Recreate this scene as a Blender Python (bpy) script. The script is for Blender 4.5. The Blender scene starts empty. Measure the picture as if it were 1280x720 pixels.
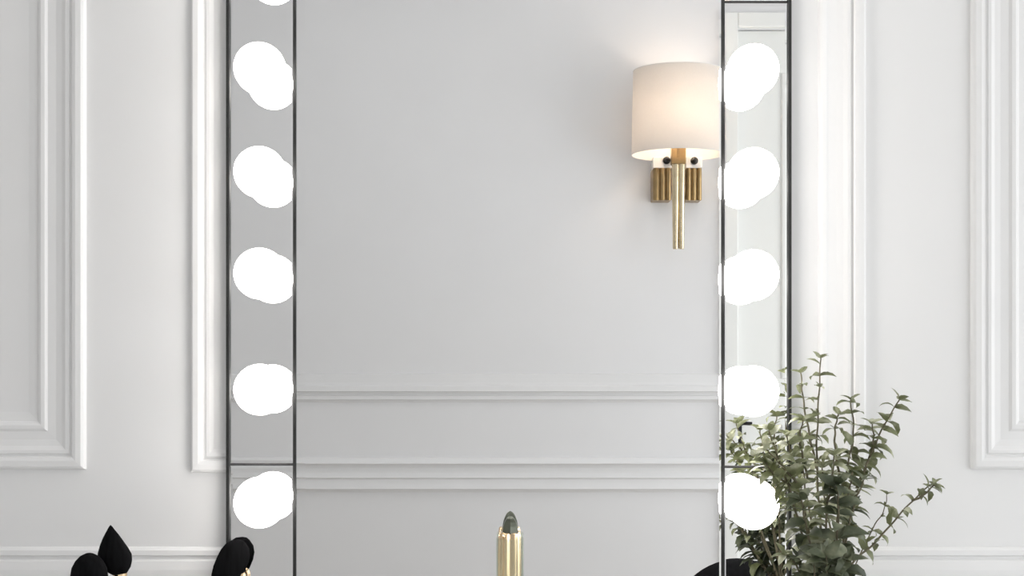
import bpy, bmesh, math, random
from mathutils import Vector, Matrix
random.seed(11)
PI = math.pi
SC = bpy.context.scene
COL = SC.collection

# ------------------------------------------------------------------ view geometry
F = 1260.0                 # focal length in pixels of the 1280 px frame
CAM = Vector((0.0, -0.97, 1.03))
CX, CY = 636.0, 470.0      # eye point of the photograph
WALL_Y = 0.0125             # panelled wall behind the mirror
BACK_Y = -2.18             # wall opposite, seen in the mirror
TABLE_Z = 0.75


def P(px, py, y=0.0):
    """point at depth y that the photograph shows at px, py"""
    D = y - CAM.y
    return Vector(((px - CX) / F * D, y, CAM.z - (py - CY) / F * D))


def R(px, py, y):
    """point in front of the mirror (y < 0) whose mirror image shows at px, py"""
    D = -y - CAM.y
    return Vector(((px - CX) / F * D, y, CAM.z - (py - CY) / F * D))


# ------------------------------------------------------------------ materials
def new_mat(name):
    m = bpy.data.materials.new(name)
    m.use_nodes = True
    nt = m.node_tree
    return m, nt, nt.nodes['Principled BSDF']


def mat(name, col, rough=0.5, metal=0.0, var=0.04, scale=30.0, bump=0.0, coat=0.0, trans=0.0, ior=1.45, stretch=None,
        spec=None):
    m, nt, b = new_mat(name)
    tc = nt.nodes.new('ShaderNodeTexCoord')
    mp = nt.nodes.new('ShaderNodeMapping')
    nz = nt.nodes.new('ShaderNodeTexNoise')
    nz.inputs['Scale'].default_value = scale
    nz.inputs['Detail'].default_value = 4
    if stretch:
        mp.inputs['Scale'].default_value = stretch
    nt.links.new(tc.outputs['Object'], mp.inputs['Vector'])
    nt.links.new(mp.outputs['Vector'], nz.inputs['Vector'])
    cr = nt.nodes.new('ShaderNodeValToRGB')
    cr.color_ramp.elements[0].position = 0.3
    cr.color_ramp.elements[1].position = 0.7
    cr.color_ramp.elements[0].color = tuple(max(0, c * (1 - var)) for c in col) + (1,)
    cr.color_ramp.elements[1].color = tuple(min(1, c * (1 + var)) for c in col) + (1,)
    nt.links.new(nz.outputs['Fac'], cr.inputs['Fac'])
    nt.links.new(cr.outputs['Color'], b.inputs['Base Color'])
    b.inputs['Roughness'].default_value = rough
    b.inputs['Metallic'].default_value = metal
    b.inputs['IOR'].default_value = ior
    if spec is not None:
        b.inputs['Specular IOR Level'].default_value = spec
    if coat:
        b.inputs['Coat Weight'].default_value = coat
    if trans:
        b.inputs['Transmission Weight'].default_value = trans
    if bump:
        bp = nt.nodes.new('ShaderNodeBump')
        bp.inputs['Strength'].default_value = bump
        bp.inputs['Distance'].default_value = 0.001
        nt.links.new(nz.outputs['Fac'], bp.inputs['Height'])
        nt.links.new(bp.outputs['Normal'], b.inputs['Normal'])
    return m


def emit_mat(name, col, strength):
    m = bpy.data.materials.new(name)
    m.use_nodes = True
    nt = m.node_tree
    nt.nodes.clear()
    e = nt.nodes.new('ShaderNodeEmission')
    o = nt.nodes.new('ShaderNodeOutputMaterial')
    e.inputs['Color'].default_value = col + (1,)
    e.inputs['Strength'].default_value = strength
    nt.links.new(e.outputs[0], o.inputs['Surface'])
    return m


M = {}
M['wall'] = mat('painted wall', (0.80, 0.80, 0.80), 0.55, var=0.008, scale=6, bump=0.02)
M['wall_back'] = mat('painted wall opposite', (0.84, 0.84, 0.85), 0.6, var=0.008, scale=6, bump=0.02)
M['trim'] = mat('painted moulding', (0.81, 0.81, 0.81), 0.42, var=0.006, scale=8)
M['trim_back'] = mat('painted moulding opposite', (0.84, 0.84, 0.845), 0.45, var=0.006, scale=8)
M['door'] = mat('white door paint', (0.86, 0.87, 0.85), 0.35, var=0.006, scale=5)
M['ceiling'] = mat('ceiling paint', (0.86, 0.86, 0.86), 0.8, var=0.01, scale=12)
M['floor'] = mat('pale oak boards', (0.64, 0.60, 0.55), 0.45, var=0.1, scale=5, stretch=(1, 9, 1))
M['mirror'] = mat('mirror silver', (0.93, 0.935, 0.935), 0.0, metal=1.0, var=0.001, scale=3)
M['frame'] = mat('dark mirror edging', (0.035, 0.036, 0.036), 0.35, metal=0.6, var=0.1, scale=60)
M['backing'] = mat('dark backing board', (0.05, 0.05, 0.05), 0.7, var=0.1)
M['chrome'] = mat('brushed chrome', (0.75, 0.75, 0.75), 0.2, metal=1.0, var=0.03, scale=90)
M['bulb'] = emit_mat('lit opal bulb', (1.0, 0.96, 0.92), 8.6)
M['table'] = mat('white lacquer', (0.8, 0.8, 0.8), 0.25, var=0.01, scale=10, coat=0.3)
M['brass'] = mat('aged brass', (0.38, 0.265, 0.13), 0.28, metal=1.0, var=0.12, scale=40)
M['brass_pale'] = mat('polished pale brass', (0.74, 0.62, 0.42), 0.2, metal=1.0, var=0.08, scale=40)
M['gold'] = mat('gold tube metal', (0.92, 0.70, 0.45), 0.14, metal=1.0, var=0.08, scale=120, stretch=(1, 1, 0.05))
M['black_ball'] = mat('black lacquer', (0.012, 0.012, 0.013), 0.2, var=0.1)
M['opal'] = mat('white stone block', (0.85, 0.84, 0.82), 0.25, var=0.04, scale=50)
M['bristle'] = mat('black bristles', (0.0045, 0.0045, 0.005), 0.95, var=0.5, scale=300, stretch=(1, 1, 0.08), bump=0.3, spec=0.1)
M['handle'] = mat('black brush handle', (0.015, 0.015, 0.015), 0.25, var=0.1)
M['cup'] = mat('white ceramic', (0.8, 0.79, 0.77), 0.2, var=0.02, scale=20, coat=0.4)
M['pot'] = mat('grey stoneware', (0.55, 0.55, 0.52), 0.5, var=0.08, scale=60, bump=0.2)
M['soil'] = mat('dark potting soil', (0.05, 0.035, 0.025), 0.95, var=0.5, scale=120, bump=0.8)
M['velvet'] = mat('black velvet', (0.012, 0.012, 0.013), 0.9, var=0.25, scale=80, spec=0.2)
M['leg'] = mat('black metal leg', (0.02, 0.02, 0.02), 0.35, metal=0.5, var=0.1)
M['smoke'] = mat('smoky olive tip', (0.105, 0.115, 0.085), 0.22, metal=0.35, var=0.25, scale=60)
M['stem'] = mat('woody stem', (0.13, 0.115, 0.07), 0.7, var=0.3, scale=150)
M['panel_light'] = emit_mat('fill light diffuser', (1.0, 0.995, 0.985), 1.15)  # glow of the added overhead fill panel
M['sconce_bulb'] = emit_mat('warm lamp bulb', (1.0, 0.82, 0.66), 30.0)


def leaf_mat(name, a, b_, c):
    m, nt, b = new_mat(name)
    tc = nt.nodes.new('ShaderNodeTexCoord')
    nz = nt.nodes.new('ShaderNodeTexNoise')
    nz.inputs['Scale'].default_value = 45
    nz.inputs['Detail'].default_value = 3
    cr = nt.nodes.new('ShaderNodeValToRGB')
    e = cr.color_ramp.elements
    e[0].position = 0.36
    e[0].color = a + (1,)
    e[1].position = 0.68
    e[1].color = c + (1,)
    k = e.new(0.52)
    k.color = b_ + (1,)
    nt.links.new(tc.outputs['Object'], nz.inputs['Vector'])
    nt.links.new(nz.outputs['Fac'], cr.inputs['Fac'])
    nt.links.new(cr.outputs['Color'], b.inputs['Base Color'])
    b.inputs['Roughness'].default_value = 0.42
    tr = nt.nodes.new('ShaderNodeBsdfTranslucent')
    nt.links.new(cr.outputs['Color'], tr.inputs['Color'])
    mx = nt.nodes.new('ShaderNodeMixShader')
    mx.inputs[0].default_value = 0.15
    o = nt.nodes['Material Output']
    nt.links.new(b.outputs[0], mx.inputs[1])
    nt.links.new(tr.outputs[0], mx.inputs[2])
    nt.links.new(mx.outputs[0], o.inputs['Surface'])
    return m


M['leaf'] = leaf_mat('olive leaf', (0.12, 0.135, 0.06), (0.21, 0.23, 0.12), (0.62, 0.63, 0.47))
M['leaf_shade'] = leaf_mat('shaded leaf', (0.045, 0.058, 0.03), (0.09, 0.108, 0.06), (0.27, 0.29, 0.19))  # darker leaf copy: shade deep in the bush put into its colour

m, nt, b = new_mat('window pane glass')
b.inputs['Roughness'].default_value = 0.0
b.inputs['Base Color'].default_value = (.9, .93, .92, 1)
tp = nt.nodes.new('ShaderNodeBsdfTransparent')
mx = nt.nodes.new('ShaderNodeMixShader')
mx.inputs[0].default_value = 0.06
nt.links.new(tp.outputs[0], mx.inputs[1])
nt.links.new(b.outputs[0], mx.inputs[2])
nt.links.new(mx.outputs[0], nt.nodes['Material Output'].inputs['Surface'])
M['pane'] = m

m, nt, b = new_mat('clear sleeve thin glass')
b.inputs['Roughness'].default_value = 0.02
b.inputs['Base Color'].default_value = (.55, .58, .52, 1)
tp = nt.nodes.new('ShaderNodeBsdfTransparent')
tp.inputs['Color'].default_value = (.97, .985, .965, 1)
mx = nt.nodes.new('ShaderNodeMixShader')
mx.inputs[0].default_value = 0.10
nt.links.new(tp.outputs[0], mx.inputs[1])
nt.links.new(b.outputs[0], mx.inputs[2])
nt.links.new(mx.outputs[0], nt.nodes['Material Output'].inputs['Surface'])
M['glass'] = m

# translucent lamp shade fabric
m, nt, b = new_mat('linen lamp shade')
wv = nt.nodes.new('ShaderNodeTexNoise')
wv.inputs['Scale'].default_value = 250
tc = nt.nodes.new('ShaderNodeTexCoord')
nt.links.new(tc.outputs['Object'], wv.inputs['Vector'])
cr = nt.nodes.new('ShaderNodeValToRGB')
cr.color_ramp.elements[0].color = (0.84, 0.80, 0.76, 1)
cr.color_ramp.elements[1].color = (0.88, 0.845, 0.80, 1)
nt.links.new(wv.outputs['Fac'], cr.inputs['Fac'])
nt.links.new(cr.outputs['Color'], b.inputs['Base Color'])
b.inputs['Roughness'].default_value = 0.85
tr = nt.nodes.new('ShaderNodeBsdfTranslucent')
nt.links.new(cr.outputs['Color'], tr.inputs['Color'])
mx = nt.nodes.new('ShaderNodeMixShader')
mx.inputs[0].default_value = 0.36
nt.links.new(b.outputs[0], mx.inputs[1])
nt.links.new(tr.outputs[0], mx.inputs[2])
nt.links.new(mx.outputs[0], nt.nodes['Material Output'].inputs['Surface'])
M['shade'] = m


# ------------------------------------------------------------------ mesh helpers
def obj(name, bm, material, parent=None, smooth=False, loc=None):
    me = bpy.data.meshes.new(name)
    bmesh.ops.recalc_face_normals(bm, faces=bm.faces[:])
    bm.to_mesh(me)
    bm.free()
    me.materials.append(material)
    if smooth:
        me.polygons.foreach_set('use_smooth', [True] * len(me.polygons))
        me.set_sharp_from_angle(angle=math.radians(40))
    o = bpy.data.objects.new(name, me)
    COL.objects.link(o)
    if parent is not None:
        o.parent = parent
        o.matrix_parent_inverse = Matrix.Translation(-parent.location) if loc is None else Matrix()
    if loc is not None:
        o.location = loc
    return o


def struct(name, bm, material, parent=None, smooth=False):
    o = obj(name, bm, material, parent, smooth)
    if parent is None:
        o['kind'] = 'structure'
    return o


def thing(name, label, cat, loc=(0, 0, 0), group=None):
    o = bpy.data.objects.new(name, None)
    o.empty_display_size = 0.05
    COL.objects.link(o)
    o.location = loc
    o['label'] = label
    o['category'] = cat
    if group:
        o['group'] = group
    return o


def NB():
    return bmesh.new()


def box(bm, x0, x1, y0, y1, z0, z1, bevel=0.0):
    r = bmesh.ops.create_cube(bm, size=1.0)
    vs = r['verts']
    bmesh.ops.scale(bm, vec=(abs(x1 - x0), abs(y1 - y0), abs(z1 - z0)), verts=vs)
    bmesh.ops.translate(bm, vec=((x0 + x1) / 2, (y0 + y1) / 2, (z0 + z1) / 2), verts=vs)
    if bevel:
        es = list({e for v in vs for e in v.link_edges})
        bmesh.ops.bevel(bm, geom=es, offset=bevel, segments=2, affect='EDGES', profile=0.5)
    return bm


def basis(d):
    d = d.normalized()
    a = Vector((0, 0, 1)) if abs(d.z) < 0.9 else Vector((1, 0, 0))
    u = d.cross(a).normalized()
    v = u.cross(d).normalized()
    return u, v


def lathe(bm, base, axis, prof, seg=40, sx=1.0, sy=1.0, ux=None, cap=True):
    """prof: (distance along axis, radius)"""
    axis = Vector(axis).normalized()
    if ux is None:
        u, v = basis(axis)
    else:
        u = (Vector(ux) - axis * Vector(ux).dot(axis)).normalized()
        v = axis.cross(u)
    base = Vector(base)
    rings = []
    for t, r in prof:
        if r < 1e-6:
            rings.append([bm.verts.new(base + axis * t)])
        else:
            rings.append([bm.verts.new(base + axis * t + u * (r * sx * math.cos(2 * PI * k / seg)) +
                                       v * (r * sy * math.sin(2 * PI * k / seg))) for k in range(seg)])
    for a, b in zip(rings, rings[1:]):
        for k in range(seg):
            k2 = (k + 1) % seg
            if len(a) == 1 and len(b) == 1:
                continue
            if len(a) == 1:
                bm.faces.new((a[0], b[k], b[k2]))
            elif len(b) == 1:
                bm.faces.new((a[k], a[k2], b[0]))
            else:
                bm.faces.new((a[k], a[k2], b[k2], b[k]))
    if cap:
        for rg in (rings[0], rings[-1]):
            if len(rg) > 2:
                bm.faces.new(rg)
    return bm


def smooth_pts(pts, n=8):
    pts = [Vector(p) for p in pts]
    out = []
    q = [pts[0] * 2 - pts[1]] + pts + [pts[-1] * 2 - pts[-2]]
    for i in range(1, len(q) - 2):
        for k in range(n):
            t = k / n
            a, b, c, d = q[i - 1], q[i], q[i + 1], q[i + 2]
            out.append(0.5 * ((2 * b) + (c - a) * t + (2 * a - 5 * b + 4 * c - d) * t * t +
                              (-a + 3 * b - 3 * c + d) * t ** 3))
    out.append(pts[-1])
    return out


def tube(bm, pts, r0, r1=None, seg=10):
    if r1 is None:
        r1 = r0
    pts = [Vector(p) for p in pts]
    n = len(pts)
    rings = []
    u = None
    for i, p in enumerate(pts):
        d = (pts[min(i + 1, n - 1)] - pts[max(i - 1, 0)]).normalized()
        if u is None:
            u, v = basis(d)
        else:
            u = (u - d * u.dot(d)).normalized()
            v = d.cross(u)
        r = r0 + (r1 - r0) * i / (n - 1)
        rings.append([bm.verts.new(p + u * r * math.cos(2 * PI * k / seg) + v * r * math.sin(2 * PI * k / seg)) for k in
                      range(seg)])
    for a, b in zip(rings, rings[1:]):
        for k in range(seg):
            bm.faces.new((a[k], a[(k + 1) % seg], b[(k + 1) % seg], b[k]))
    bm.faces.new(rings[0])
    bm.faces.new(rings[-1])
    return bm


def frame_sweep(bm, x0, x1, z0, z1, prof, y, sgn=-1):
    """mitred rectangular moulding; prof: (inset from the outer edge, height off the wall)"""
    rings = []
    for ins, h in prof:
        rings.append([bm.verts.new((xx, y + sgn * h, zz)) for xx, zz in
                      ((x0 + ins, z0 + ins), (x1 - ins, z0 + ins), (x1 - ins, z1 - ins), (x0 + ins, z1 - ins))])
    for a, b in zip(rings, rings[1:]):
        for k in range(4):
            bm.faces.new((a[k], a[(k + 1) % 4], b[(k + 1) % 4], b[k]))
    a, b = rings[-1], rings[0]
    for k in range(4):
        bm.faces.new((a[k], a[(k + 1) % 4], b[(k + 1) % 4], b[k]))
    return bm


def rail(bm, x0, x1, prof, y, sgn):
    """horizontal moulding; prof: (z, height off the wall)"""
    A = [bm.verts.new((x0, y + sgn * h, z)) for z, h in prof]
    B = [bm.verts.new((x1, y + sgn * h, z)) for z, h in prof]
    n = len(prof)
    for i in range(n):
        j = (i + 1) % n
        bm.faces.new((A[i], A[j], B[j], B[i]))
    bm.faces.new(A)
    bm.faces.new(B[::-1])
    return bm


# ------------------------------------------------------------------ room shell
XL, XR, ZC = -2.1, 2.1, 2.6
struct('floor', box(NB(), XL - .1, XR + .1, BACK_Y - .1, WALL_Y + .1, -0.1, 0.0), M['floor'])
struct('ceiling', box(NB(), XL - .1, XR + .1, BACK_Y - .1, WALL_Y + .1, ZC, ZC + .1), M['ceiling'])
struct('wall_front', box(NB(), XL - .1, XR + .1, WALL_Y, WALL_Y + .1, 0, ZC), M['wall'])
struct('wall_left', box(NB(), XL - .1, XL, BACK_Y, WALL_Y, 0, ZC), M['wall'])
WY0, WY1, WZ0, WZ1 = -2.0, -.22, .12, 2.02
b_ = NB()
box(b_, XR, XR + .1, BACK_Y, WY0, 0, ZC)
box(b_, XR, XR + .1, WY1, WALL_Y, 0, ZC)
box(b_, XR, XR + .1, WY0, WY1, 0, WZ0)
box(b_, XR, XR + .1, WY0, WY1, WZ1, ZC)
struct('wall_right', b_, M['wall'])
b_ = NB()
for (ya_, yb_, za_, zb_) in ((WY0, WY0 + .05, WZ0, WZ1), (WY1 - .05, WY1, WZ0, WZ1), (WY0, WY1, WZ0, WZ0 + .05),
                             (WY0, WY1, WZ1 - .05, WZ1), ((WY0 + WY1) / 2 - .02, (WY0 + WY1) / 2 + .02, WZ0, WZ1)):
    box(b_, XR + .02, XR + .07, ya_, yb_, za_, zb_)
win = struct('window_1', b_, M['door'])
obj('window_pane', box(NB(), XR + .043, XR + .047, WY0 + .04, WY1 - .04, WZ0 + .04, WZ1 - .04), M['pane'], win)
pd = bpy.data.lights.new('window_portal', 'AREA')
pd.shape = 'RECTANGLE'
pd.size, pd.size_y = WZ1 - WZ0, WY1 - WY0
pd.cycles.is_portal = True
po = bpy.data.objects.new('window_portal', pd)
COL.objects.link(po)
po.location = (XR + .12, (WY0 + WY1) / 2, (WZ0 + WZ1) / 2)
po.rotation_euler = (0, PI / 2, 0)
# opposite wall with a door opening at its right end
kx = (-BACK_Y - CAM.y) / F
DX0 = (921 - CX) * kx
DX1 = DX0 + 0.80
DZ = CAM.z + (CY - 36) * kx
b_ = NB()
box(b_, XL - .1, DX0, BACK_Y - .1, BACK_Y, 0, ZC)
box(b_, DX1, XR + .1, BACK_Y - .1, BACK_Y, 0, ZC)
box(b_, DX0, DX1, BACK_Y - .1, BACK_Y, DZ, ZC)
struct('wall_back', b_, M['wall_back'])

# picture-frame mouldings of the panelled wall
PROF = [(0.0, 0.0), (0.0012, 0.0065), (0.0035, 0.0092), (0.0085, 0.0098), (0.0118, 0.0088), (0.0128, 0.0040),
        (0.0150, 0.0040), (0.0160, 0.0062), (0.0190, 0.0062), (0.0230, 0.0034), (0.0290, 0.0022), (0.0370, 0.0026),
        (0.0395, 0.0050), (0.0430, 0.0054), (0.0455, 0.0040), (0.0470, 0.0012), (0.0560, 0.0)]


PROF = [(a, h * .62) for a, h in PROF]


def wx(px):
    return (px - CX) / F * (WALL_Y - CAM.y - 0.004)


def wz(py):
    return CAM.z - (py - CY) / F * (WALL_Y - CAM.y - 0.004)


struct('trim_1', frame_sweep(NB(), wx(-420), wx(106), wz(587), 2.28, PROF, WALL_Y), M['trim'])
struct('trim_2', frame_sweep(NB(), wx(237), wx(1084), wz(591), 2.28, PROF, WALL_Y), M['trim'])
struct('trim_3', frame_sweep(NB(), wx(1215), wx(1760), wz(587), 2.28, PROF, WALL_Y), M['trim'])
rp = [(wz(684), 0), (wz(685), 0.004), (wz(688), 0.0065), (wz(694), 0.007), (wz(696), 0.0035), (wz(699), 0.0035),
      (wz(701), 0.0075), (wz(712), 0.0095), (wz(722), 0.0095), (wz(726), 0.005), (wz(735), 0.003), (wz(738), 0)]
rp = [(a, h * .65) for a, h in rp]
struct('trim_4', rail(NB(), XL, XR, rp, WALL_Y, -1), M['trim'])

# the two rails of the opposite wall (seen in the mirror)
z = lambda py: CAM.z - (py - CY) * kx
r1 = [(z(467), 0), (z(468.5), .008), (z(478), .010), (z(481), .012), (z(483), .020), (z(489), .022), (z(490), .012),
      (z(494), .010), (z(495), .014), (z(499), .014), (z(501), .004), (z(503), 0)]
r2 = [(z(571), 0), (z(572), .010), (z(577), .018), (z(578.5), .024), (z(579), .012), (z(584), .010), (z(590), .012),
      (z(596), .018), (z(598), .012), (z(604), .014), (z(610), .018), (z(611.5), .006), (z(615), 0)]
casing_w = 0.045
struct('trim_5', rail(NB(), XL, DX0 - casing_w, r1, BACK_Y, 1), M['trim_back'])
struct('trim_6', rail(NB(), XL, DX0 - casing_w, r2, BACK_Y, 1), M['trim_back'])
bb = [(0, 0), (0, .015), (.11, .015), (.125, .008), (.13, 0)]
struct('baseboard_front', rail(NB(), XL, XR, bb, WALL_Y, -1), M['trim'])
struct('baseboard_back', rail(NB(), XL, DX0 - casing_w, bb, BACK_Y, 1), M['trim_back'])
# door casing
b_ = NB()
box(b_, DX0 - casing_w, DX0, BACK_Y, BACK_Y + .02, 0, DZ + casing_w, .003)
box(b_, DX1, DX1 + casing_w, BACK_Y, BACK_Y + .02, 0, DZ + casing_w, .003)
box(b_, DX0, DX1, BACK_Y, BACK_Y + .02, DZ, DZ + casing_w, .003)
struct('trim_7', b_, M['door'])
# door leaf, set back in the opening, with two raised panels and a black lever
b_ = NB()
box(b_, DX0 + .003, DX1 - .003, BACK_Y - .05, BACK_Y - .012, 0.005, DZ - .003)
door = struct('door_1', b_, M['door'])
dp = [(0, 0), (.004, .006), (.012, .007), (.022, .002), (.03, 0)]
for za, zb in ((.25, .88), (1.02, 1.98)):
    obj('door_panel_moulding', frame_sweep(NB(), DX0 + .14, DX1 - .12, za, zb, dp, BACK_Y - .012, 1), M['door'], door)
hp = R(926, 541, BACK_Y + 0.02)
b_ = NB()
box(b_, hp.x - .008, hp.x + .010, BACK_Y - .012, BACK_Y - .004, hp.z - .036, hp.z + .036, .003)
hd = obj('door_handle', b_, M['black_ball'], door)
b_ = NB()
tube(b_, [(hp.x, BACK_Y - .006, hp.z + .030), (hp.x, BACK_Y + .035, hp.z + .030)], .007)
tube(b_, smooth_pts([(hp.x, BACK_Y + .03, hp.z + .030), (hp.x + .012, BACK_Y + .037, hp.z + .030),
                     (hp.x + .030, BACK_Y + .037, hp.z + .029)], 4), .006)
obj('lever', b_, M['black_ball'], hd)

# ------------------------------------------------------------------ unseen fill panel overhead, added to light the room
cl = thing('fill_panel', 'large flat white fill panel overhead, added out of view to light the room', 'fill light',
           (0, -1.05, ZC))
b_ = NB()
for (xa, xb, ya, yb) in ((-1.03, 1.03, -1.68, -1.65), (-1.03, 1.03, -.45, -.42), (-1.03, -1.0, -1.65, -.45),
                         (1.0, 1.03, -1.65, -.45)):
    box(b_, xa, xb, ya, yb, ZC - .04, ZC, .002)
obj('light_frame', b_, M['chrome'], cl)
obj('diffuser', box(NB(), -1.0, 1.0, -1.65, -.45, ZC - .030, ZC - .005), M['panel_light'], cl)

# ------------------------------------------------------------------ dressing table
tb = thing('dressing_table', 'white dressing table against the panelled wall, under the lit mirror', 'table',
           (0, -.2, 0))
obj('tabletop', box(NB(), -.72, .72, -.40, .0045, TABLE_Z - .03, TABLE_Z, .003), M['table'], tb)
obj('apron', box(NB(), -.68, .68, -.375, -.005, TABLE_Z - .14, TABLE_Z - .03), M['table'], tb)
for xa in (-.66, .02):
    d_ = obj('drawer', box(NB(), xa, xa + .64, -.392, -.375, TABLE_Z - .13, TABLE_Z - .04, .003), M['table'], tb)
    obj('drawer_knob', lathe(NB(), (xa + .32, -.392, TABLE_Z - .085), (0, -1, 0),
                             [(0, .005), (.012, .005), (.016, .011), (.024, .011), (.028, 0)], 20), M['brass_pale'], d_,
        True)
for sx in (-1, 1):
    for yy in (-.35, -.03):
        obj('leg', lathe(NB(), (sx * .64, yy, 0), (0, 0, 1), [(0, .012), (TABLE_Z - .14, .022)], 20), M['table'], tb,
            True)

# ------------------------------------------------------------------ lit vanity mirror
mz0, mz1 = TABLE_Z, P(0, -150).z
HW = 0.2715
mir = thing('vanity_mirror', 'rectangular mirror edged with glowing round bulbs, standing on the dressing table', 'mirror',
            (0, 0, TABLE_Z))
obj('backing_board', box(NB(), -HW + .001, HW - .001, -.0001 + .0016, .0042, mz0 + .001, mz1 - .001), M['backing'], mir)
b_ = NB()
EW = .0030
box(b_, -HW, -HW + EW, -.0022, .0044, mz0, mz1)
box(b_, HW - EW, HW, -.0022, .0044, mz0, mz1)
box(b_, -HW + EW, HW - EW, -.0022, .0044, mz0, mz0 + EW)
box(b_, -HW + EW, HW - EW, -.0022, .0044, mz1 - EW, mz1)
obj('outer_edging', b_, M['frame'], mir)
IX = 0.2033
SW = .0030
zi0, zi1 = mz0 + .064, mz1 - .064
b_ = NB()
for s in (-1, 1):
    box(b_, s * IX, s * (IX + SW), -.0070, .0015, zi0 - SW, zi1 + SW)
box(b_, -IX, IX, -.0070, .0015, zi0 - SW, zi0)
box(b_, -IX, IX, -.0070, .0015, zi1, zi1 + SW)
obj('inner_edging', b_, M['frame'], mir)


def glass_panel(x0, x1, z0, z1, bev, drop, parent, name, bl=None, lift=0.0):
    bl = bl or bev
    bm = NB()
    o_ = [bm.verts.new((a, .0014, c)) for a, c in ((x0, z0), (x1, z0), (x1, z1), (x0, z1))]
    e_ = [bm.verts.new((a, drop, c)) for a, c in ((x0, z0), (x1, z0), (x1, z1), (x0, z1))]
    i_ = [bm.verts.new((a, 0, c)) for a, c in
          ((x0 + bl, z0 + bev), (x1 - bev, z0 + bev), (x1 - bev, z1 - bev), (x0 + bl, z1 - bev))]
    for k in range(4):
        j = (k + 1) % 4
        bm.faces.new((o_[k], o_[j], e_[j], e_[k]))
        bm.faces.new((e_[k], e_[j], i_[j], i_[k]))
    bm.faces.new(i_)
    bm.faces.new(o_[::-1])
    for v in bm.verts:
        if v.co.y < .0013:
            v.co.y -= lift
    return obj(name, bm, M['mirror'], parent)


glass_panel(-IX, IX, zi0, zi1, .0020, .00012, mir, 'mirror_glass', .0085, .006)
sx0, sx1 = IX + SW, HW - EW
g = .0012
seam_l = P(0, 580.5).z
seam_r = P(0, 583.5).z
top_r = P(0, 2.5).z
for (x0, x1, zs) in ((-sx1, -sx0, [mz0 + EW, seam_l, mz1 - EW]), (sx0, sx1, [mz0 + EW, seam_r, top_r, mz1 - EW])):
    for i in range(len(zs) - 1):
        za = zs[i] + (g if i else 0)
        zb = zs[i + 1] - (g if i < len(zs) - 2 else 0)
        glass_panel(x0, x1, za, zb, .0026, .0002, mir, 'mirror_strip')
glass_panel(-IX - SW + .004, IX + SW - .004, mz0 + EW, zi0 - SW, .0026, .0002, mir, 'mirror_strip')
glass_panel(-IX - SW + .004, IX + SW - .004, zi1 + SW, mz1 - EW, .0026, .0002, mir, 'mirror_strip')

BY = -.0256
BR = .0240
left_bulbs = [(325, -53), (325, 86), (325, 215.5), (325, 342), (325, 487), (325, 628)]
right_bulbs = [(941, -66), (941, 88), (941, 217), (941, 344), (941, 489), (941, 630)]
sph = []
for k in range(25):
    t = PI * k / 24
    sph.append((-BR * math.cos(t), BR * math.sin(t)))
sph[0] = (-BR, 0)
sph[-1] = (BR, 0)
bulb_mesh = None
for px, py in left_bulbs + right_bulbs:
    c = P(px, py, BY)
    if bulb_mesh is None:
        b0 = obj('light_bulb', lathe(NB(), (0, 0, 0), (0, -1, 0), sph, 48, cap=False), M['bulb'], mir, True, loc=None)
        bulb_mesh = b0.data
        s0 = obj('bulb_socket', lathe(NB(), (0, 0, 0), (0, -1, 0), [(BY + .0002, .011), (BY + .004, .011), (-BR + .0012, .0085)],
                                      24), M['chrome'], b0, True)
        s0.matrix_parent_inverse = Matrix()
        sock = s0.data
        bo = b0
    else:
        bo = bpy.data.objects.new('light_bulb', bulb_mesh)
        COL.objects.link(bo)
        bo.parent = mir
        so = bpy.data.objects.new('bulb_socket', sock)
        COL.objects.link(so)
        so.parent = bo
    bo.matrix_parent_inverse = Matrix()
    bo.location = c - mir.location

# ------------------------------------------------------------------ gold tube in front of the mirror
ty = -.022
tc_ = P(637.5, 720, ty)
tx = tc_.x
zg = P(0, 665, ty).z
zt = P(0, 644, ty).z
zs_ = P(0, 672, ty).z
tub = thing('cosmetic_tube', 'slim gold tube in a clear sleeve with a smoky olive tip, before the mirror centre',
            'cosmetic tube', (tx, ty, TABLE_Z))
obj('foot', lathe(NB(), (tx, ty, TABLE_Z), (0, 0, 1), [(0, .0165), (.003, .0168), (.0045, .0155), (.006, .0135)], 48), M['gold'], tub,
    True)
b_ = NB()
seg = 72
rings = []
H_ = zg - TABLE_Z - .006
for t in (0, .5, .8, .93, .97, .99, 1.0):
    zz = TABLE_Z + .006 + H_ * t
    ring = []
    for k in range(seg):
        a = 2 * PI * k / seg
        r = .0099 * (1 + .13 * math.cos(7 * a + .9)) * (1 if t < .98 else .96 if t < 1 else .88)
        if t > .9:
            r *= .98
        ring.append(b_.verts.new((tx - .0006 + r * math.cos(a), ty + r * math.sin(a), zz)))
    rings.append(ring)
for a, c in zip(rings, rings[1:]):
    for k in range(seg):
        b_.faces.new((a[k], a[(k + 1) % seg], c[(k + 1) % seg], c[k]))
b_.faces.new(rings[0])
b_.faces.new(rings[-1])
obj('barrel', b_, M['gold'], tub, True)
h_ = zt - zg
obj('tip', lathe(NB(), (tx + .0003, ty, zg - .0006), (0, 0, 1),
                 [(0, .0086), (h_ * .15, .0085), (h_ * .4, .0076), (h_ * .65, .0060), (h_ * .85, .0040), (h_ * .96, .0020),
                  (h_ + .0004, 0)], 6), M['smoke'], tub)
obj('clear_sleeve', lathe(NB(), (tx, ty, TABLE_Z + .006), (0, 0, 1),
                          [(0, .0122), (0, .0133), (zs_ - TABLE_Z - .007, .0131), (zs_ - TABLE_Z - .006, .0127),
                           (zs_ - TABLE_Z - .007, .0122), (0.0001, .0122)], 48, cap=False), M['glass'], tub, True)

# ------------------------------------------------------------------ brushes in cups


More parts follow.
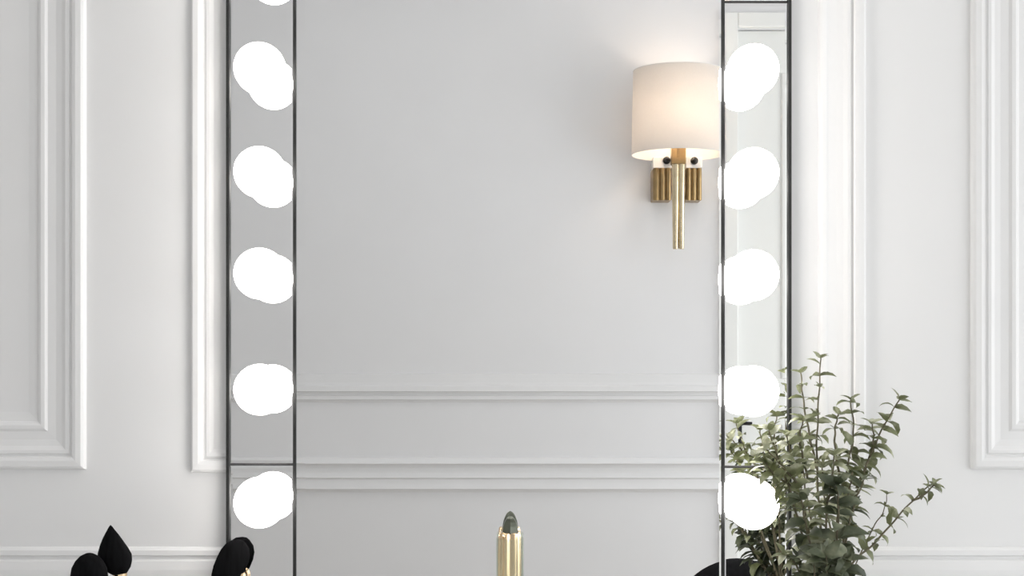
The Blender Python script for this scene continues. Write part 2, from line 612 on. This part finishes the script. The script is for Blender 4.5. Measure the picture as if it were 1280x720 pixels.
def cup(label, x, y, r, h):
    t = thing('brush_holder', label, 'cup', (x, y, TABLE_Z), 'brush holders on the dressing table')
    obj('cup_body', lathe(NB(), (x, y, TABLE_Z), (0, 0, 1),
                          [(0, r * .88), (.004, r * .94), (h * .5, r), (h, r), (h + .001, r - .001), (h, r - .003),
                           (.006, r * .84), (.005, 0)], 48), M['cup'], t, True)
    obj('gold_band', lathe(NB(), (x, y, TABLE_Z + h * .8), (0, 0, 1),
                           [(0, r), (0, r + .0006), (.004, r + .0006), (.004, r)], 48, cap=False), M['gold'], t, True)
    return t


g1 = 'black-bristled brushes beside the mirror'
cyl = -.085
cc = P(136, 760, cyl)
cup('white ceramic cup with two black-bristled brushes left of the mirror', cc.x, cyl, .038, .072)
c2 = P(284, 760, -.036)
cup('white ceramic cup with the oval brush at the left edge of the mirror', c2.x, -.036, .024, .060)


def brush(label, foot, neck, tip, prof, sx=1.0, sy=0.75, shear=0.0, hr=.0045):
    """prof: (fraction along neck-tip, radius)"""
    foot, neck, tip = Vector(foot), Vector(neck), Vector(tip)
    t = thing('makeup_brush', label, 'brush', foot, g1)
    d = (tip - neck)
    L = d.length
    dn = (neck - foot).normalized()
    obj('handle', tube(NB(), [foot + (neck - foot) * k / 6 for k in range(6)] + [neck - dn * .018], hr * .7, hr), M['handle'], t,
        True)
    obj('ferrule', lathe(NB(), neck - dn * .022, dn, [(0, hr * 1.02), (.002, hr * 1.25), (.010, hr * 1.3), (.020, prof[0][1] * .95),
                                                     (.024, prof[0][1] * 1.02)], 28, 1, .85, (1, 0, 0)), M['gold'], t, True)
    bm = lathe(NB(), neck, d, [(f * L, r) for f, r in prof], 40, sx, sy, (1, 0, 0))
    if shear:
        for v in bm.verts:
            f = (v.co - neck).dot(d.normalized()) / L
            v.co.x += shear * math.sin(PI * min(max(f, 0), 1))
    obj('bristles', bm, M['bristle'], t, True)
    return t


s_ = (cyl - CAM.y) / F       # metres per pixel there
# pointed one
brush('makeup brush with a tapered pointed black bristle head, left of the mirror',
      (cc.x + .012, cyl + .004, TABLE_Z + .0075), P(150, 717, cyl + .002), P(138, 656, cyl - .004),
      [(0, 9 * s_), (.1, 15.5 * s_), (.22, 19.5 * s_), (.34, 21 * s_), (.48, 18.5 * s_), (.62, 14.5 * s_), (.76, 10 * s_), (.88, 5.3 * s_),
       (.96, 2.2 * s_), (1, 0)], shear=-.0022)
# rounded one
brush('makeup brush with a round domed black bristle head, left of the pointed one',
      (cc.x - .008, cyl - .008, TABLE_Z + .0075), P(111, 752, cyl - .014), P(112, 691, cyl - .020),
      [(0, 10 * s_), (.15, 16 * s_), (.3, 20.5 * s_), (.5, 22.5 * s_), (.68, 21 * s_), (.82, 16.8 * s_), (.92, 11.5 * s_), (.98, 5 * s_),
       (1, 0)])
# oval head, tilted, on a gold neck
oy = -.0068
ob = thing('makeup_brush', 'makeup brush with a tilted oval black head, overlapping the mirror left edge', 'brush',
           (c2.x + .004, -.032, TABLE_Z + .0075), g1)
a0 = P(271, 742, oy - .003)
a1 = P(303, 675, oy - .001)
L = (a1 - a0).length
so_ = (oy - CAM.y) / F
bm = lathe(NB(), a0, a1 - a0, [(0, 0), (L * .04, 7 * so_), (L * .12, 12 * so_), (L * .25, 16.5 * so_), (L * .4, 18.8 * so_),
                               (L * .55, 19.6 * so_), (L * .7, 19.2 * so_), (L * .82, 17 * so_), (L * .92, 12.2 * so_),
                               (L * .98, 5 * so_), (L, 0)], 44, 1, .24, (1, 0, 0))
obj('bristles', bm, M['bristle'], ob, True)
nk = P(300, 714, oy - .001)
nfoot = Vector((c2.x + .004, -.032, TABLE_Z + .0075))
mid = P(301, 741, oy - .003)
obj('neck', tube(NB(), smooth_pts([P(292, 703, oy - .002), nk, P(303.5, 721, oy - .001), mid], 5), .0022, .0036, 14), M['gold'], ob, True)
obj('handle', tube(NB(), [mid + (nfoot - mid) * k / 5 for k in range(6)], .0040, .0032, 14), M['handle'], ob, True)

# ------------------------------------------------------------------ potted plant
py_ = -.080
pc = P(1040, 760, py_)
pl = thing('potted_plant', 'leafy green plant with small toothed leaves, growing in front of the mirror right edge', 'plant',
           (pc.x, py_, TABLE_Z))
obj('pot', lathe(NB(), (pc.x, py_, TABLE_Z), (0, 0, 1),
                 [(0, .034), (.003, .037), (.03, .042), (.052, .045), (.056, .046), (.058, .044), (.054, .042), (.045, .041),
                  (.044, 0)], 56), M['pot'], pl, True)
obj('soil', lathe(NB(), (pc.x, py_, TABLE_Z + .0442), (0, 0, 1), [(0, .0395), (.004, .0395), (.007, .030), (.008, 0)], 40),
    M['soil'], pl, True)


def leaf(bm, p, d, up, L, W, droop, fold=.25, n=7):
    d = d.normalized()
    side = d.cross(up)
    if side.length < 1e-4:
        side = d.cross(Vector((1, 0, 0)))
    side.normalize()
    nrm = side.cross(d).normalized()
    prev = None
    pos = Vector(p)
    cur = d.copy()
    step = L / n
    for i in range(n + 1):
        t = i / n
        w = W * .5 * (math.sin(PI * min(1, t ** .72)) ** .85 if 0 < t < 1 else .02)
        if i % 2 == 0:
            w *= .86
        cup_ = fold * w
        a = bm.verts.new(pos - side * w + nrm * cup_)
        m_ = bm.verts.new(pos)
        c = bm.verts.new(pos + side * w + nrm * cup_)
        if prev:
            bm.faces.new((prev[0], prev[1], m_, a))
            bm.faces.new((prev[1], prev[2], c, m_))
        prev = (a, m_, c)
        ang = droop / n
        cur = (cur * math.cos(ang) - nrm * math.sin(ang)).normalized()
        nrm = side.cross(cur).normalized()
        pos = pos + cur * step


def clampy(p, px):
    return p


UP = Vector((0, 0, 1))
KS = 1.4


def branch(ctrl, L0, L1, start=.15, gap=.012, dark=False, rad=.0012, face=.35):
    """ctrl: list of (px, py, y). L0/L1 leaf length at the base/at the tip (metres)."""
    pts = smooth_pts([P(*c) for c in ctrl], 9)
    for i, p in enumerate(pts):
        p.x += .0004 * math.sin(i * .9 + ctrl[0][0])
    st = obj('branch', tube(NB(), pts, rad, rad * .5, 7), M['stem'], pl, True)
    cum = [0]
    for a, b in zip(pts, pts[1:]):
        cum.append(cum[-1] + (b - a).length)
    T = cum[-1]
    bm = NB()
    s = T * start
    az = random.random() * PI

    def put(p, d, ll, wf, droop):
        end = p + d * ll
        lim = -.008 if end.x < .285 else .010
        if end.y > lim:
            d = Vector((d.x, d.y - (end.y - lim) / ll * 1.3, d.z))
        up = (UP + Vector((random.uniform(-.5, .5), -random.uniform(0, face * 2.2), 0))).normalized()
        leaf(bm, p, d, up, ll, ll * wf, droop, fold=random.uniform(.1, .5))

    while s < T:
        i = max(k for k in range(len(cum)) if cum[k] <= s)
        i = min(i, len(pts) - 2)
        t = (s - cum[i]) / max(1e-6, cum[i + 1] - cum[i])
        p = pts[i].lerp(pts[i + 1], t)
        ax = (pts[i + 1] - pts[i]).normalized()
        u, v = basis(ax)
        f = s / T
        L = (L0 + (L1 - L0) * f) * KS
        az += PI / 2 + random.uniform(-.4, .4)
        for sgn in (0, PI):
            if random.random() < .06:
                continue
            a = az + sgn
            d = u * math.cos(a) + v * math.sin(a)
            d.y *= .7
            d = (d.normalized() + ax * random.uniform(.3, .75)).normalized()
            put(p, d, L * random.uniform(.7, 1.15), random.uniform(.40, .58), random.uniform(.6, 2.0))
            # small leaves in the axil
            if random.random() < .4:
                d2 = (d * .5 + ax * random.uniform(.4, 1) + v * random.uniform(-.5, .5)).normalized()
                put(p, d2, L * random.uniform(.35, .55), .5, .4)
        s += gap * 1.1 * (1.1 - .35 * f) * random.uniform(.8, 1.2)
    ax = (pts[-1] - pts[-2]).normalized()
    u, v = basis(ax)
    for k in range(4):
        a = az + k * 1.6
        d = (ax * .8 + (u * math.cos(a) + v * math.sin(a)) * .9).normalized()
        put(pts[-1], d, L1 * KS * .8, .5, .6)
    obj('leaves', bm, M['leaf_shade'] if dark else M['leaf'], st, True)


B0 = (1036, 785, -.075)
# tall centre shoot
branch([B0, (1025, 650, -.045), (1021, 570, -.030), (1023, 505, -.026), (1026, 448, -.024)], .018, .0095, .4, .0125)
branch([(1022, 590, -.030), (1012, 545, -.030), (1004, 500, -.028), (1001, 466, -.026)], .015, .009, .25, .0115)
# middle shoots
branch([B0, (1046, 650, -.06), (1060, 580, -.045), (1067, 540, -.035), (1063, 500, -.035)], .020, .011, .5, .0110)
branch([B0, (1058, 660, -.05), (1078, 595, -.045), (1102, 538, -.035), (1124, 500, -.035)], .019, .0125, .4, .0100)
branch([(1070, 610, -.05), (1086, 575, -.04), (1092, 550, -.04), (1090, 530, -.04)], .016, .011, .3, .010)
branch([(1050, 600, -.04), (1044, 560, -.04), (1044, 535, -.04), (1048, 518, -.04)], .016, .011, .3, .010)
# far right shoot
branch([B0, (1060, 712, -.05), (1095, 677, -.035), (1131, 636, -.03), (1160, 608, -.03)], .014, .0115, .50, .0115, rad=.0012)
branch([(1140, 626, -.03), (1153, 620, -.035), (1168, 606, -.035)], .011, .009, .4, .008)
# left shoots
branch([B0, (1000, 660, -.085), (985, 605, -.07), (972, 570, -.065), (961, 538, -.065)], .018, .012, .45, .0095)
branch([B0, (1008, 650, -.065), (994, 600, -.055), (988, 570, -.05), (984, 545, -.05)], .020, .012, .4, .010)
branch([(1000, 622, -.07), (984, 604, -.07), (968, 594, -.07), (957, 578, -.07)], .016, .013, .25, .008)
branch([(1002, 610, -.07), (984, 590, -.07), (970, 574, -.07), (958, 562, -.07)], .016, .013, .25, .009)
branch([(1010, 600, -.05), (1003, 570, -.045), (1000, 545, -.045), (1004, 525, -.045)], .018, .012, .2, .009)
# inner mass
branch([B0, (1032, 660, -.09), (1038, 610, -.09), (1043, 570, -.09)], .021, .013, .3, .0105)
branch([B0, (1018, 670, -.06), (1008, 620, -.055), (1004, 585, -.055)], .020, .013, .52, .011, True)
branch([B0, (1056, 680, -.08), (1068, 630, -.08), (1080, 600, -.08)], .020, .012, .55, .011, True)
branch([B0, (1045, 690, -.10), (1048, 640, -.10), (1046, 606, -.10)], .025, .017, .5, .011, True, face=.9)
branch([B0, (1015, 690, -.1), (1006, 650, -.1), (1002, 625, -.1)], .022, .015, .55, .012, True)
branch([B0, (1040, 680, -.03), (1030, 620, -.03), (1028, 585, -.035)], .020, .012, .3, .010)
branch([B0, (1052, 660, -.05), (1060, 620, -.06), (1066, 590, -.06)], .021, .013, .5, .010)
branch([B0, (1085, 672, -.03), (1104, 640, -.03), (1109, 618, -.03)], .011, .007, .65, .014, rad=.0007)
# foot of the plant
branch([(1030, 780, -.08), (1005, 725, -.1), (992, 702, -.105), (982, 694, -.11)], .016, .012, .3, .010)
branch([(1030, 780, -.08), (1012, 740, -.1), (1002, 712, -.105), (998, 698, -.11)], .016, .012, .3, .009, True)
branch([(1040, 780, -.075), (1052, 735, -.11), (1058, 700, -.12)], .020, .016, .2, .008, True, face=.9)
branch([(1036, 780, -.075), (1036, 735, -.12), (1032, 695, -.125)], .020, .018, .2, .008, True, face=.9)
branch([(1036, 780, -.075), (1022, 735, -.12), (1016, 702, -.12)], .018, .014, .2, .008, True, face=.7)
branch([(1040, 780, -.075), (1046, 730, -.10), (1044, 690, -.10)], .020, .015, .2, .008, True)

# ------------------------------------------------------------------ wall sconce opposite (seen in the mirror)
sy_c = BACK_Y + .115


def S(px, py, y=sy_c):
    return R(px, py, y)


k_ = (-sy_c - CAM.y) / F
sx_c = S(847, 0).x
sc = thing('wall_sconce', 'brass wall lamp with a glowing off-white shade, reflected in the mirror upper right', 'wall lamp',
           (sx_c, BACK_Y, 1.6))
zt_, zb_ = S(0, 79, BACK_Y + .205).z, S(0, 186, BACK_Y + .205).z
obj('lamp_shade', lathe(NB(), (sx_c, sy_c, zb_), (0, 0, 1),
                        [(0, .1400), (zt_ - zb_, .1350), (zt_ - zb_, .1335), (0, .1385), (0, .1400)], 72, 1, .66, (1, 0, 0),
                        cap=False), M['shade'], sc, True)
for zz, rr in ((zb_, .1392), (zt_, .1343)):
    b_ = NB()
    n = 72
    tube(b_, [(sx_c + rr * math.cos(2 * PI * q / n), sy_c + rr * .66 * math.sin(2 * PI * q / n), zz) for q in range(n + 1)],
         .0012, None, 6)
    obj('shade_rim', b_, M['opal'], sc)
obj('lamp_bulb', lathe(NB(), (sx_c, sy_c, (zt_ + zb_) / 2 - .055), (0, 0, 1),
                       [(0, .008), (.015, .014), (.035, .026), (.055, .030), (.075, .025), (.086, .012), (.090, 0)], 28),
    M['sconce_bulb'], sc, True)
ya = BACK_Y + .105
zfin = S(0, 74, sy_c).z
b_ = NB()
lathe(b_, (sx_c, sy_c, zb_ - .01), (0, 0, 1), [(0, .006), (.03, .006), (.055, .013), (.078, .013)], 20)
obj('lamp_holder', b_, M['brass'], sc, True)
b_ = NB()
tube(b_, [(sx_c + .034, sy_c, zb_ + .03), (sx_c + .034, sy_c, zt_ - .02), (sx_c, sy_c, zt_ + .002)], .0012, None, 6)
tube(b_, [(sx_c - .034, sy_c, zb_ + .03), (sx_c - .034, sy_c, zt_ - .02), (sx_c, sy_c, zt_ + .002)], .0012, None, 6)
tube(b_, [(sx_c - .034, sy_c, zb_ + .03), (sx_c + .034, sy_c, zb_ + .03)], .0012, None, 6)
for q in range(3):
    a = PI / 2 + q * 2 * PI / 3
    tube(b_, [(sx_c, sy_c, zt_ - .002), (sx_c + .134 * math.cos(a), sy_c + .134 * .66 * math.sin(a), zt_ - .004)], .0010, None, 6)
hp_ = obj('harp', b_, M['brass'], sc)
obj('finial', lathe(NB(), (sx_c + .003, sy_c, zt_), (0, 0, 1), [(0, .004), (.004, .011), (.010, .013), (.016, .010), (.019, 0)], 20),
    M['brass'], sc, True)
# centre stem: two tapered rods side by side under a square cap
zc0, zc1 = S(0, 312, ya).z, S(0, 205, ya).z
k2 = (-ya - CAM.y) / F
for s in (-1, 1):
    obj('stem_rod', lathe(NB(), (sx_c + s * 3.6 * k2 + .002, ya, zc0), (0, 0, 1),
                          [(0, 3.0 * k2), (.003, 3.5 * k2), ((zc1 - zc0) * .6, 4.2 * k2), (zc1 - zc0, 4.8 * k2)], 20),
        M['brass_pale'], sc, True)
cz0, cz1 = S(0, 207, ya).z, S(0, 183, ya).z
obj('stem_cap', box(NB(), sx_c - 8.5 * k2, sx_c + 9.5 * k2, ya - .012, ya + .014, cz0, cz1, .003), M['brass'], sc)
obj('arm', box(NB(), sx_c - .008, sx_c + .008, BACK_Y + .012, ya - .01, cz0 + .01, cz0 + .03, .002), M['brass'], sc)
# fluted backplates and the pale blocks above them
yb0 = BACK_Y + .060
for (xa, xb) in ((816, 839), (857, 877)):
    za, zb = S(0, 251, yb0).z, S(0, 211, yb0).z
    X0, X1 = S(xa, 0, yb0).x, S(xb, 0, yb0).x
    bp_ = obj('fluted_plate', box(NB(), X0, X1, BACK_Y, yb0 - .008, za + .002, zb, .002), M['brass'], sc)
    w = (X1 - X0) / 3
    for q in range(3):
        obj('flute', lathe(NB(), (X0 + w * (q + .5), yb0 - .008, za), (0, 0, 1), [(0, w * .36), (.003, w * .44), (zb - za, w * .44)], 18),
            M['brass'], bp_, True)
    bz0, bz1 = zb, S(0, 197, yb0).z
    blk = obj('pale_block', box(NB(), X0, X1, BACK_Y, yb0, bz0 + .0005, bz1, .002), M['opal'], sc)
for kx_, ky_ in ((832.5, 201.5), (867, 202)):
    c = S(kx_, ky_, yb0 + .006)
    sp = [(-.0118 * math.cos(PI * q / 12), .0118 * math.sin(PI * q / 12)) for q in range(13)]
    sp[0] = (-.0105, 0)
    sp[-1] = (.0105, 0)
    obj('black_knob', lathe(NB(), c, (0, 1, 0), sp, 20), M['black_ball'], sc, True)

# ------------------------------------------------------------------ round-backed chair behind (seen in the mirror)
chy = -1.32
ct = R(921, 698, chy)
ch = thing('vanity_chair', 'black velvet chair with a round back, its curve reflected at the mirror bottom right', 'chair',
           (ct.x, chy, 0))
rb = .15
zc_ = ct.z - rb
obj('backrest', lathe(NB(), (ct.x, chy - .025, zc_), (0, 1, 0),
                      [(0, 0), (0, rb - .02), (.006, rb - .006), (.022, rb), (.038, rb - .006), (.046, rb - .02), (.048, rb - .05),
                       (.052, 0)], 56), M['velvet'], ch, True)
seat_z = .40
obj('seat', lathe(NB(), (ct.x, chy + .22, seat_z - .07), (0, 0, 1),
                  [(0, .19), (.01, .205), (.04, .21), (.06, .20), (.07, .17), (.074, 0)], 56), M['velvet'], ch, True)
for s in (-1, 1):
    obj('back_post', tube(NB(), [(ct.x + s * .09, chy + .05, seat_z - .05), (ct.x + s * .09, chy + .002, seat_z - .01),
                                 (ct.x + s * .09, chy, zc_)], .009), M['leg'], ch, True)
    for yy in (.08, .36):
        obj('leg', tube(NB(), [(ct.x + s * .18, chy + yy + (.03 if yy > .2 else -.03), 0), (ct.x + s * .14, chy + yy, seat_z - .065)], .008, .012), M['leg'],
            ch, True)

# ------------------------------------------------------------------ camera, world, colour
cd = bpy.data.cameras.new('camera')
cam = bpy.data.objects.new('camera', cd)
COL.objects.link(cam)
cam.location = CAM
cam.rotation_euler = (PI / 2, 0, 0)
cd.sensor_width = 36
cd.lens = 36 * F / 1280
cd.shift_x = (640 - CX) / 1280
cd.shift_y = (CY - 360) / 1280
cd.clip_start = .01
SC.camera = cam
w = bpy.data.worlds.new('world')
SC.world = w
w.use_nodes = True
w.node_tree.nodes['Background'].inputs[0].default_value = (.97, .985, 1, 1)
w.node_tree.nodes['Background'].inputs[1].default_value = 3.6
SC.view_settings.view_transform = 'Standard'
SC.view_settings.look = 'None'
SC.view_settings.gamma = 1
SC.view_settings.exposure = 0.22
SC.view_settings.use_curve_mapping = False
